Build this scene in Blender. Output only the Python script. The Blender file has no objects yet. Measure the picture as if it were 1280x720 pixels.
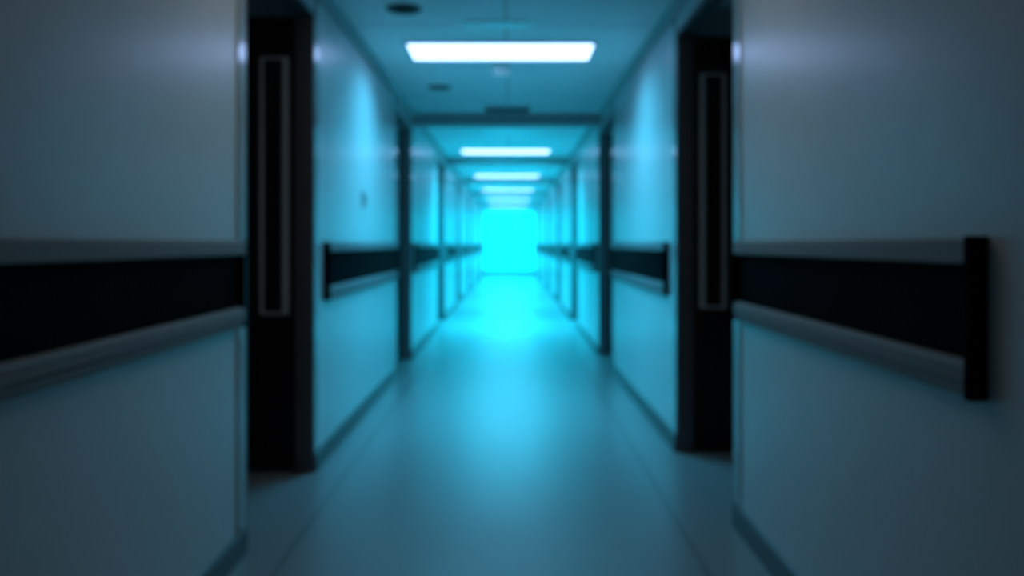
import bpy, bmesh, math
from mathutils import Vector, Matrix
scene = bpy.context.scene
C = scene.collection
EYE = 1.10
XL, XR, CEIL = -0.95, 0.88, 2.36
TH = 0.08                     # partition thickness
Y0, Y1 = -2.5, 31.0
HEAD = 2.20                   # door head
FB = 2.25                     # underside of the fascias
OUT = 2.75                    # outer walls of the side rooms

# ---------------------------------------------------------------- materials
def mat(name, col, rough=0.5, metal=0.0, spec=0.5, coat=0.0, coat_rough=0.1, noise=None, bump=0.0, emit=None, strength=0.0):
    m = bpy.data.materials.new(name); m.use_nodes = True
    nt = m.node_tree; b = nt.nodes['Principled BSDF']
    b.inputs['Base Color'].default_value = (*col, 1)
    b.inputs['Roughness'].default_value = rough
    b.inputs['Metallic'].default_value = metal
    b.inputs['Specular IOR Level'].default_value = spec
    b.inputs['Coat Weight'].default_value = coat
    b.inputs['Coat Roughness'].default_value = coat_rough
    if noise:
        sc, amt = noise
        tc = nt.nodes.new('ShaderNodeTexCoord'); n = nt.nodes.new('ShaderNodeTexNoise')
        n.inputs['Scale'].default_value = sc; n.inputs['Detail'].default_value = 4
        r = nt.nodes.new('ShaderNodeValToRGB')
        r.color_ramp.elements[0].position = 0.3; r.color_ramp.elements[1].position = 0.7
        r.color_ramp.elements[0].color = (*[c*(1-amt) for c in col], 1)
        r.color_ramp.elements[1].color = (*[min(1, c*(1+amt)) for c in col], 1)
        nt.links.new(tc.outputs['Object'], n.inputs['Vector'])
        nt.links.new(n.outputs['Fac'], r.inputs['Fac'])
        nt.links.new(r.outputs['Color'], b.inputs['Base Color'])
        if bump:
            bp = nt.nodes.new('ShaderNodeBump'); bp.inputs['Strength'].default_value = bump
            bp.inputs['Distance'].default_value = 0.002
            nt.links.new(n.outputs['Fac'], bp.inputs['Height'])
            nt.links.new(bp.outputs['Normal'], b.inputs['Normal'])
    if emit:
        b.inputs['Emission Color'].default_value = (*emit, 1)
        b.inputs['Emission Strength'].default_value = strength
    return m

def seam_mat(name, col, seam, rough, spec, xs=None, grid=None, width=0.012):
    """paint or vinyl with thin darker seams: lines along the corridor at xs, or a grid of tiles"""
    m = mat(name, col, rough, spec=spec)
    nt = m.node_tree; b = nt.nodes['Principled BSDF']
    tc = nt.nodes.new('ShaderNodeTexCoord'); sp = nt.nodes.new('ShaderNodeSeparateXYZ')
    nt.links.new(tc.outputs['Object'], sp.inputs[0])
    def math_(op, a, b2=None):
        n = nt.nodes.new('ShaderNodeMath'); n.operation = op
        for i, v in enumerate((a, b2)):
            if v is None: continue
            if isinstance(v, (int, float)): n.inputs[i].default_value = v
            else: nt.links.new(v, n.inputs[i])
        return n.outputs[0]
    masks = []
    for x in xs or []:
        masks.append(math_('LESS_THAN', math_('ABSOLUTE', math_('SUBTRACT', sp.outputs['X'], x)), width))
    if grid:
        for ax, off, step in grid:
            fr = math_('FRACT', math_('DIVIDE', math_('SUBTRACT', sp.outputs[ax], off), step))
            masks.append(math_('LESS_THAN', fr, width/step))
    acc = masks[0]
    for k in masks[1:]: acc = math_('MAXIMUM', acc, k)
    n = nt.nodes.new('ShaderNodeTexNoise'); n.inputs['Scale'].default_value = 2.5; n.inputs['Detail'].default_value = 5
    nt.links.new(tc.outputs['Object'], n.inputs['Vector'])
    r = nt.nodes.new('ShaderNodeValToRGB')
    r.color_ramp.elements[0].color = (*[c*0.94 for c in col], 1); r.color_ramp.elements[1].color = (*[c*1.05 for c in col], 1)
    nt.links.new(n.outputs['Fac'], r.inputs['Fac'])
    mx = nt.nodes.new('ShaderNodeMix'); mx.data_type = 'RGBA'
    nt.links.new(acc, mx.inputs[0]); nt.links.new(r.outputs['Color'], mx.inputs[6])
    mx.inputs[7].default_value = (*seam, 1)
    nt.links.new(mx.outputs[2], b.inputs['Base Color'])
    return m

LAMP = (0.035, 0.64, 1.0)
M = {
 'wall':   mat('pale wall paint', (0.55, 0.57, 0.58), 0.30, spec=0.6, noise=(14, 0.02), bump=0.05),
 'floor':  seam_mat('polished vinyl floor', (0.25, 0.255, 0.26), (0.16, 0.17, 0.17), 0.32, 0.8, xs=(-0.79, 0.66)),
 'ceiling':seam_mat('ceiling board', (0.88, 0.90, 0.90), (0.66, 0.60, 0.61), 0.6, 0.3, grid=(('X', -1.235, 1.2), ('Y', 0.2, 1.2)), width=0.02),
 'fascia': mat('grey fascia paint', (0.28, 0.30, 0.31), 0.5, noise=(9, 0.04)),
 'base':   mat('dark vinyl skirting', (0.075, 0.08, 0.085), 0.4, noise=(20, 0.05)),
 'rail':   mat('grey rail vinyl', (0.22, 0.22, 0.225), 0.6, spec=0.2, noise=(30, 0.04)),
 'insert': mat('black rail insert', (0.004, 0.004, 0.005), 0.8, spec=0.015, noise=(30, 0.1)),
 'frame':  mat('charcoal door frame paint', (0.09, 0.086, 0.095), 0.4, noise=(15, 0.05)),
 'leaf':   mat('black door laminate', (0.006, 0.006, 0.007), 0.55, spec=0.2, noise=(12, 0.1)),
 'bead':   mat('grey metal glazing bead', (0.40, 0.40, 0.41), 0.4, metal=0.0, noise=(40, 0.05)),
 'pane':   mat('dark door glass', (0.012, 0.012, 0.014), 0.12, spec=0.5, noise=(5, 0.05)),
 'steel':  mat('brushed steel', (0.30, 0.30, 0.31), 0.35, metal=0.9, noise=(60, 0.05)),
 'guard':  mat('glossy grey corner guard', (0.36, 0.38, 0.39), 0.13, spec=0.6, noise=(25, 0.02)),
 'white':  mat('white enamel', (0.80, 0.82, 0.82), 0.35, noise=(20, 0.02)),
 'dark':   mat('black grille metal', (0.02, 0.022, 0.024), 0.5, noise=(20, 0.05)),
 'lamp':   mat('lit cool diffuser', (0.8, 0.8, 0.8), 0.5, emit=(0.38, 0.54, 1.0), strength=4.2, noise=(8, 0.01)),
 'fill_panel':  mat('neutral fill diffuser', (0.8, 0.8, 0.8), 0.5, emit=(1.0, 0.95, 0.90), strength=2.1, noise=(8, 0.01)),  # emission of the added fill panel above the frame
 'glow':   mat('backlit frosted glass', (0.1, 0.6, 0.7), 0.4, emit=(0.0, 0.74, 1.0), strength=2.3, noise=(3, 0.02)),
 'sill':   mat('dark window frame', (0.05, 0.07, 0.08), 0.4, noise=(15, 0.05)),
}

# ---------------------------------------------------------------- mesh helpers
def box(bm, x0, x1, y0, y1, z0, z1, bev=0.0, seg=2):
    vs = [bm.verts.new((x, y, z)) for x in (x0, x1) for y in (y0, y1) for z in (z0, z1)]
    f = [(0,1,3,2), (4,6,7,5), (0,4,5,1), (2,3,7,6), (0,2,6,4), (1,5,7,3)]
    fs = [bm.faces.new([vs[i] for i in q]) for q in f]
    if bev:
        es = list({e for q in fs for e in q.edges})
        bmesh.ops.bevel(bm, geom=es, offset=bev, segments=seg, affect='EDGES', profile=0.5)

def prism(bm, prof, y0, y1):
    """prof: (x, z) outline extruded along Y"""
    a = [bm.verts.new((x, y0, z)) for x, z in prof]; b = [bm.verts.new((x, y1, z)) for x, z in prof]
    n = len(prof)
    bm.faces.new(a); bm.faces.new(b[::-1])
    for i in range(n):
        bm.faces.new([a[i], b[i], b[(i+1) % n], a[(i+1) % n]])

def lathe(bm, prof, n=40, c=(0, 0, 0)):
    """prof: (r, z) spun about Z"""
    rings = []
    for r, z in prof:
        if r < 1e-5: rings.append([bm.verts.new((c[0], c[1], c[2]+z))])
        else: rings.append([bm.verts.new((c[0]+r*math.cos(2*math.pi*k/n), c[1]+r*math.sin(2*math.pi*k/n), c[2]+z)) for k in range(n)])
    for A, B in zip(rings, rings[1:]):
        for k in range(n):
            q = [A[k % len(A)], A[(k+1) % len(A)], B[(k+1) % len(B)], B[k % len(B)]]
            u = []
            [u.append(v) for v in q if v not in u]
            if len(u) > 2: bm.faces.new(u)

def cyl(bm, p, q, r, n=14):
    p, q = Vector(p), Vector(q); d = q-p
    R = d.to_track_quat('Z', 'Y').to_matrix().to_4x4()
    bmesh.ops.create_cone(bm, cap_ends=True, segments=n, radius1=r, radius2=r, depth=d.length, matrix=Matrix.Translation((p+q)/2) @ R)

def obj(name, bm, m, parent=None, loc=(0, 0, 0), smooth=False):
    bmesh.ops.recalc_face_normals(bm, faces=bm.faces)
    me = bpy.data.meshes.new(name); bm.to_mesh(me); bm.free()
    me.materials.append(M[m])
    if smooth:
        for p in me.polygons: p.use_smooth = True
    o = bpy.data.objects.new(name, me); C.objects.link(o)
    o.location = loc
    if parent: o.parent = parent
    return o

def mk(*boxes, bev=0.0):
    bm = bmesh.new()
    for b in boxes: box(bm, *b, bev=bev)
    return bm

def tag(o, label, cat, group=None, kind=None):
    o['label'] = label; o['category'] = cat
    if group: o['group'] = group
    if kind: o['kind'] = kind
    return o

def thing(name, label, cat, loc, group=None, kind=None):
    o = bpy.data.objects.new(name, None); o.empty_display_size = 0.1
    C.objects.link(o); o.location = loc
    return tag(o, label, cat, group, kind)

def copy_tree(o, parent=None):
    c = o.copy(); C.objects.link(c)
    if parent: c.parent = parent
    for ch in list(o.children): copy_tree(ch, c)
    return c

ORD = ['nearest', 'second', 'third', 'fourth', 'fifth', 'sixth', 'seventh']

# doorways: (near edge, far edge) along Y
FAR_L = [4.21, 8.33, 12.62, 16.60, 20.70, 24.80, 28.90]
FAR_R = [4.61, 8.65, 12.66, 16.62, 20.72, 24.82, 28.92]
OPEN = {'left': [(f-(1.10 if f < 10 else 1.30), f) for f in FAR_L], 'right': [(f-(1.20 if f < 10 else 1.35), f) for f in FAR_R]}

def spans(side):
    e = [Y0]
    for a, b in OPEN[side]: e += [a, b]
    e.append(Y1)
    return [(e[i], e[i+1]) for i in range(0, len(e), 2)]

# ---------------------------------------------------------------- the shell
def struct(o, label, cat): return tag(o, label, cat, None, 'structure')
struct(obj('floor', mk((-OUT, OUT, Y0, Y1+0.1, -0.08, 0)), 'floor'), 'polished pale vinyl floor running down the middle of the corridor', 'floor')
struct(obj('ceiling', mk((-OUT, OUT, Y0, Y1+0.1, CEIL, CEIL+0.08)), 'ceiling'), 'flat pale ceiling over the corridor carrying the light panels', 'ceiling')
for side, xa, xb in (('left', XL-TH, XL), ('right', XR, XR+TH)):
    bm = bmesh.new()
    for a, b in spans(side): box(bm, xa, xb, a, b, 0, CEIL)
    for a, b in OPEN[side]: box(bm, xa, xb, a, b, HEAD+0.03, CEIL)
    struct(obj('wall_'+side, bm, 'wall'), 'pale glossy painted corridor wall along the %s with dark doorways' % side, 'wall')
    s = -1 if side == 'left' else 1
    xo = s*OUT
    bm = mk((min(xo, xo+s*0.08), max(xo, xo+s*0.08), Y0, Y1+0.1, 0, CEIL))
    for a, b in OPEN[side]:                      # cross walls between the side rooms
        x1 = xb if s > 0 else xa
        box(bm, min(x1, xo), max(x1, xo), b+0.075, b+0.155, 0, CEIL)
    struct(obj('wall_outer_'+side, bm, 'wall'), 'unlit walls of the rooms beyond the %s doorways' % side, 'wall')
    bm = bmesh.new()
    for a, b in spans(side):
        f = (XL, 0) if side == 'left' else (XR, 0)
        a2, b2 = a, b
        p = [(0, 0), (0.014, 0), (0.014, 0.075), (0.010, 0.085), (0, 0.088)]
        prism(bm, [(f[0]-s*u, z) for u, z in p], a2, b2)
    struct(obj('baseboard_'+side, bm, 'base'), 'dark skirting along the foot of the %s wall' % side, 'baseboard')
struct(obj('wall_back', mk((-OUT, OUT, Y0-0.08, Y0, 0, CEIL)), 'frame'), 'wall closing the corridor behind the viewer', 'wall')
struct(obj('wall_end', mk((-OUT, XL, Y1, Y1+0.08, 0, CEIL), (XR, OUT, Y1, Y1+0.08, 0, CEIL), (XL, XR, Y1, Y1+0.08, 2.30, CEIL)), 'wall'),
       'wall around the glowing window at the far end', 'wall')
w = thing('window_1', 'cyan glowing floor to ceiling window closing the far end of the corridor', 'window', (0, Y1, 0), None, 'structure')
obj('window_frame', mk((XL, XL+0.03, -0.03, 0.05, 0, 2.30), (XR-0.03, XR, -0.03, 0.05, 0, 2.30), (XL+0.03, XR-0.03, -0.03, 0.05, 0, 0.15), (XL+0.03, XR-0.03, -0.03, 0.05, 2.27, 2.30)), 'sill', w)
obj('glowing_pane', mk((XL+0.03, XR-0.03, 0.0, 0.02, 0.15, 2.27)), 'glow', w)

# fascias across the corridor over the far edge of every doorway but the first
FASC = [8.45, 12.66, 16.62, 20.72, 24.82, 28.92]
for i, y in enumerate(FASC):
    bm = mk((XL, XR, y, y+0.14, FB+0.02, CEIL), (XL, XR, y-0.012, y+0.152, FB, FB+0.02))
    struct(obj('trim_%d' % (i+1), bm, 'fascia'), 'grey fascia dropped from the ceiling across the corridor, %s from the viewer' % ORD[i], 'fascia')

# dark grey moulded edging along both wall tops
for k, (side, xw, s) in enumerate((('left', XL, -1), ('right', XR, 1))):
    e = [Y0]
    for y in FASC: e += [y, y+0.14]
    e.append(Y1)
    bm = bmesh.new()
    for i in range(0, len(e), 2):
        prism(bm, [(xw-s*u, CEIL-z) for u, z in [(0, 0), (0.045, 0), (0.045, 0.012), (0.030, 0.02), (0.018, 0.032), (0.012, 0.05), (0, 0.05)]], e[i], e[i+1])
    struct(obj('trim_%d' % (7+k), bm, 'fascia'), 'grey edging where the %s wall meets the ceiling' % side, 'edging')

# ---------------------------------------------------------------- doors standing open into the side rooms
def make_door(side, i):
    s = -1 if side == 'left' else 1
    a, b = OPEN[side][i]
    xw = XL if s < 0 else XR
    W = b-a
    lab = 'charcoal framed doorway with black door swung open, %s on the %s wall' % (ORD[i], side)
    n = (i+1) + (7 if s > 0 else 0)
    d = thing('door_%d' % n, lab, 'door', (xw, b, 0), 'open doors along the corridor', 'structure')
    X = lambda u0, u1: (min(s*u0, s*u1), max(s*u0, s*u1))
    fr = bmesh.new()
    for y0, y1 in ((-0.0, 0.012), (-W-0.012, -W)): pass
    box(fr, *X(-0.004, TH+0.004), -0.018, 0.0, 0, HEAD+0.03, bev=0.003)          # far jamb lining
    box(fr, *X(-0.004, TH+0.004), -W, -W+0.018, 0, HEAD+0.03, bev=0.003)         # near jamb lining
    box(fr, *X(-0.004, TH+0.004), -W+0.018, -0.018, HEAD, HEAD+0.03, bev=0.003)  # head lining
    box(fr, *X(0.030, 0.044), -0.030, -0.018, 0, HEAD, bev=0.002)                # stops
    box(fr, *X(0.030, 0.044), -W+0.018, -W+0.030, 0, HEAD, bev=0.002)
    obj('door_frame', fr, 'frame', d)
    # leaf: built closed dimensions, standing square to the wall inside the room
    u0, u1 = TH+0.006, TH+0.006+W-0.05
    y0, y1 = -0.010, 0.034
    pu0, pu1, pz0, pz1 = u0+0.035, u0+0.165, 0.76, 2.00
    lf = bmesh.new()
    box(lf, *X(u0, pu0), y0, y1, 0.008, HEAD-0.006, bev=0.002)
    box(lf, *X(pu1, u1), y0, y1, 0.008, HEAD-0.006, bev=0.002)
    box(lf, *X(pu0, pu1), y0, y1, 0.008, pz0, bev=0.002)
    box(lf, *X(pu0, pu1), y0, y1, pz1, HEAD-0.006, bev=0.002)
    leaf = obj('door_leaf', lf, 'leaf', d)
    t = 0.026
    bd = bmesh.new()
    v = 0.012
    box(bd, *X(pu0-0.004, pu0+t), y0-0.010, y0+0.004, pz0, pz1, bev=0.003)
    box(bd, *X(pu1-v, pu1+0.004), y0-0.010, y0+0.004, pz0, pz1, bev=0.003)
    box(bd, *X(pu0+t, pu1-v), y0-0.010, y0+0.004, pz0, pz0+v, bev=0.003)
    box(bd, *X(pu0+t, pu1-v), y0-0.010, y0+0.004, pz1-v, pz1, bev=0.003)
    obj('glazing_bead', bd, 'bead', leaf)
    obj('vision_pane', mk((*X(pu0, pu1), 0.006, 0.016, pz0, pz1)), 'pane', leaf)
    hb = bmesh.new()
    uh = u1-0.08
    cyl(hb, (s*uh, y0-0.05, 0.92), (s*uh, y0-0.05, 1.22), 0.011)
    for z in (0.95, 1.19): cyl(hb, (s*uh, y0, z), (s*uh, y0-0.05, z), 0.008)
    obj('pull_handle', hb, 'steel', leaf)
    return d
for side in ('left', 'right'):
    for i in range(7): make_door(side, i)

# ---------------------------------------------------------------- corner guards
def guard_mesh(s, facing):
    """L strip on a wall end: s = side, facing = +1 wall lies towards -Y of the edge, -1 towards +Y"""
    bm = bmesh.new()
    w_, t_ = 0.085, 0.006
    y0, y1 = sorted((0.0, -facing*w_))
    box(bm, min(0, -s*t_), max(0, -s*t_), y0, y1, 0.092, HEAD+0.10, bev=0.002)
    return bm
for side in ('left', 'right'):
    s = -1 if side == 'left' else 1
    xw = XL if s < 0 else XR
    protos = {}
    for i, (a, b) in enumerate(OPEN[side]):
        for facing, y, word in ((1, a, 'near'), (-1, b, 'far')):
            lab = 'glossy grey corner guard on the %s edge of the %s %s doorway' % (word, ORD[i], side)
            if facing not in protos:
                o = obj('corner_guard', guard_mesh(s, facing), 'guard', None, (xw, y, 0)); protos[facing] = o
            else:
                o = protos[facing].copy(); C.objects.link(o); o.location = (xw, y, 0)
            tag(o, lab, 'corner guard', 'corner guards beside the doorways')

# ---------------------------------------------------------------- handrails
def handrail(side, y0, y1, label):
    s = -1 if side == 'left' else 1
    xw = XL if s < 0 else XR
    t = thing('handrail', label, 'handrail', (xw, (y0+y1)/2, 0.80), 'handrails along the corridor walls')
    L = (y1-y0)/2; zc = 0.80
    P = lambda pr: [(-s*u, z-zc) for u, z in pr]
    big = side == 'right' and y0 == 1.605
    c0, c1 = (0.02 if big else 0.01), 0.01
    def part(name, pr, m, a, b):
        bm = bmesh.new(); prism(bm, P(pr), a, b); return obj(name, bm, m, t)
    part('top_rail', [(0, 1.062), (0.030, 1.062), (0.033, 1.064), (0.034, 1.068), (0.034, 1.104), (0.032, 1.109), (0.028, 1.112), (0, 1.112)], 'rail', -L+c0, L-c1)
    part('black_insert', [(0, 0.882), (0.012, 0.882), (0.012, 1.062), (0, 1.062)], 'insert', -L+c0, L-c1)
    part('bumper_strip', [(0, 0.812), (0.022, 0.812), (0.026, 0.815), (0.028, 0.820), (0.028, 0.838), (0.034, 0.842), (0.034, 0.870), (0.030, 0.879), (0.020, 0.882), (0, 0.882)], 'rail', -L+c0, L-c1)
    for ya, yb in ((-L, -L+c0), (L-c1, L)):
        bm = bmesh.new(); e = 0.003 if (big and ya < 0) else 0.0
        x = sorted((0, -s*(0.034+e)))
        box(bm, x[0], x[1], ya, yb, 0.812-e-zc, 1.112+e-zc, bev=0.003, seg=2)
        obj('end_cap', bm, 'insert', t)
    return t
def rails(side, first):
    sp = spans(side)
    for i, (a, b) in enumerate(sp):
        y0 = first if i == 0 else a+0.22
        y1 = b-0.09
        if i == len(sp)-1: y1 = b-0.05
        if i == 0:
            lab = 'black and grey handrail nearest the viewer on the left, running out of the picture' if side == 'left' else \
                  'black and grey handrail nearest the viewer on the right, with its black end cap showing'
        elif i == len(sp)-1:
            lab = 'last short handrail on the %s wall beside the glowing window' % side
        else:
            lab = 'black and grey handrail on the %s wall between the %s and %s doorways' % (side, ORD[i-1], ORD[i])
        handrail(side, y0, y1, lab)
rails('left', -1.2); rails('right', 1.605)

# ---------------------------------------------------------------- ceiling lights
def make_light(lampmat, power=0):
    t = thing('ceiling_light', '', 'ceiling light', (0, 0, 0), 'ceiling light panels')
    w2, d2, fr = 0.585, 0.235, 0.03
    bm = bmesh.new()
    box(bm, -w2-fr, w2+fr, -d2-fr, -d2, -0.014, 0, bev=0.003); box(bm, -w2-fr, w2+fr, d2, d2+fr, -0.014, 0, bev=0.003)
    box(bm, -w2-fr, -w2, -d2, d2, -0.014, 0, bev=0.003); box(bm, w2, w2+fr, -d2, d2, -0.014, 0, bev=0.003)
    obj('frame', bm, 'white', t)
    obj('diffuser', mk((-w2, w2, -d2, d2, -0.010, 0)), lampmat, t)
    if power:
        ld = bpy.data.lights.new('lamp', 'AREA'); ld.shape = 'RECTANGLE'; ld.size = 2*w2; ld.size_y = 2*d2
        ld.color = LAMP; ld.energy = power; ld.spread = math.radians(154)
        lo = bpy.data.objects.new('lamp', ld); C.objects.link(lo); lo.parent = t; lo.location = (0, 0, -0.02)
    return t
lx = -0.0625
l1 = make_light('lamp', 35)
far_lamp = next(c for c in l1.children if c.type == 'LIGHT').data.copy(); far_lamp.energy = 200; far_lamp.spread = math.radians(150); far_lamp.color = (0.0, 0.66, 1.0)
for i, y in enumerate((5.68, 11.80, 16.05, 20.20, 24.3, 28.4)):
    o = l1 if i == 0 else copy_tree(l1)
    o.location = (lx, y, CEIL)
    if i:
        for ch in o.children:
            if ch.type == 'LIGHT': ch.data = far_lamp
    o['label'] = ['large bright white light panel nearest the viewer, in the ceiling before the first fascia', 'second lit ceiling panel, just before the second grey fascia',
        'third lit ceiling panel down the corridor', 'fourth lit ceiling panel, small and far off', 'fifth lit ceiling panel, a thin bright line far off', 'farthest lit ceiling panel above the glowing end window'][i]
fill = make_light('fill_panel'); fill.location = (lx, 2.9, CEIL); fill['label'] = 'added neutral fill panel overhead, out of view, lighting the near walls'  # unseen fill panel, added to bring neutral light to the near walls

# ---------------------------------------------------------------- small fittings
def round_vent(y, label):
    t = thing('ceiling_vent', label, 'vent', (-0.57, y, CEIL), 'dark round ceiling vents')
    bm = bmesh.new(); lathe(bm, [(0.095, 0), (0.095, -0.006), (0.088, -0.012), (0.078, -0.012), (0.074, -0.006), (0.074, 0)])
    obj('rim', bm, 'dark', t, smooth=True)
    bm = bmesh.new()
    for r in (0.062, 0.042, 0.022): lathe(bm, [(r, -0.002), (r, -0.016), (r-0.010, -0.010), (r-0.010, -0.002)], 32)
    lathe(bm, [(0.074, -0.002), (0.0, -0.002)], 32)
    obj('louvre', bm, 'dark', t, smooth=True)
round_vent(4.66, 'dark round ceiling vent left of centre at the top of the photo')
round_vent(7.0, 'dark round ceiling vent beyond the nearest light panel, left of centre')

t = thing('smoke_detector', 'small white dome smoke detector on the ceiling just beyond the nearest light panel', 'smoke detector', (-0.07, 6.16, CEIL))
bm = bmesh.new(); lathe(bm, [(0.0, 0), (0.085, 0), (0.085, -0.018), (0.078, -0.024), (0.0, -0.024)]); obj('base', bm, 'white', t, smooth=True)
bm = bmesh.new(); lathe(bm, [(0.068, -0.024), (0.068, -0.050), (0.058, -0.070), (0.034, -0.080), (0.0, -0.082)]); obj('dome', bm, 'white', t, smooth=True)

def patch(x, y, w, d, label):  # raised white rectangle with a thin rim on the ceiling
    t = thing('ceiling_patch', label, 'patch', (x, y, CEIL), 'pale ceiling patches')
    obj('panel', mk((-w, w, -d, d, -0.010, 0), bev=0.002), 'white', t)
    r = 0.015
    obj('rim', mk((-w-r, w+r, -d-r, -d, -0.006, 0), (-w-r, w+r, d, d+r, -0.006, 0), (-w-r, -w, -d, d, -0.006, 0), (w, w+r, -d, d, -0.006, 0)), 'white', t)
patch(-0.08, 4.99, 0.17, 0.07, 'small pale patch in the ceiling on the near side of the nearest light panel')
patch(0.0, 9.75, 0.29, 0.29, 'square pale ceiling patch just beyond the first grey fascia')

t = thing('air_grille', 'dark slotted air grille in the ceiling just before the first grey fascia', 'grille', (-0.03, 8.11, CEIL))
obj('frame', mk((-0.26, -0.215, -0.25, 0.25, -0.014, 0), (0.215, 0.26, -0.25, 0.25, -0.014, 0), (-0.215, 0.215, 0.22, 0.25, -0.014, 0), (-0.215, 0.215, -0.25, -0.22, -0.014, 0)), 'white', t)
bm = mk((-0.215, 0.215, -0.22, 0.22, -0.003, 0))
for k in range(11): box(bm, -0.215, 0.215, -0.205+k*0.04, -0.195+k*0.04, -0.012, -0.003)
obj('louvre', bm, 'dark', t)

t = thing('light_switch', 'small dark wall switch on the left wall above the second handrail', 'light switch', (XL, 5.62, 1.385))
obj('plate', mk((0, 0.010, -0.04, 0.04, -0.055, 0.055), bev=0.003), 'bead', t)
obj('rocker', mk((0.010, 0.015, -0.018, 0.018, -0.03, 0.03), bev=0.002), 'dark', t)

# ---------------------------------------------------------------- thin haze hanging in the corridor
hm = bpy.data.materials.new('thin haze'); hm.use_nodes = True
nt = hm.node_tree; nt.nodes.remove(nt.nodes['Principled BSDF'])
v = nt.nodes.new('ShaderNodeVolumeScatter'); v.inputs['Density'].default_value = 0.012; v.inputs['Anisotropy'].default_value = 0.4
nt.links.new(v.outputs[0], nt.nodes['Material Output'].inputs['Volume'])
M['haze'] = hm
hz = obj('haze', mk((XL+0.05, XR-0.05, 4.7, Y1-0.06, 0.01, FB-0.005)), 'haze')
tag(hz, 'thin cyan haze filling the far part of the corridor', 'haze', None, 'stuff')

# ---------------------------------------------------------------- world, camera
wd = bpy.data.worlds.new('World'); scene.world = wd; wd.use_nodes = True
wd.node_tree.nodes['Background'].inputs[0].default_value = (0, 0, 0, 1)
cam = bpy.data.cameras.new('camera'); co = bpy.data.objects.new('camera', cam); C.objects.link(co)
co.location = (0, 0, EYE); co.rotation_euler = (math.radians(90), 0, 0)
cam.sensor_width = 36; cam.lens = 1090/1280*36
cam.shift_x = 2/1280; cam.shift_y = -55/1280
cam.clip_start = 0.02
cam.dof.use_dof = True; cam.dof.focus_distance = 0.30
A = 11/(1090*(1/0.30-1/10))          # aperture diameter for about 12 px of blur
cam.dof.aperture_fstop = cam.lens/1000/A
scene.camera = co
vs = scene.view_settings
scene.display_settings.display_device = 'sRGB'
vs.view_transform = 'Standard'; vs.look = 'None'; vs.gamma = 1; vs.exposure = 0; vs.use_curve_mapping = False
cy = scene.cycles
cy.use_denoising = True
cy.volume_bounces = 1; cy.max_bounces = 8; cy.diffuse_bounces = 5; cy.glossy_bounces = 5
cy.sample_clamp_indirect = 6
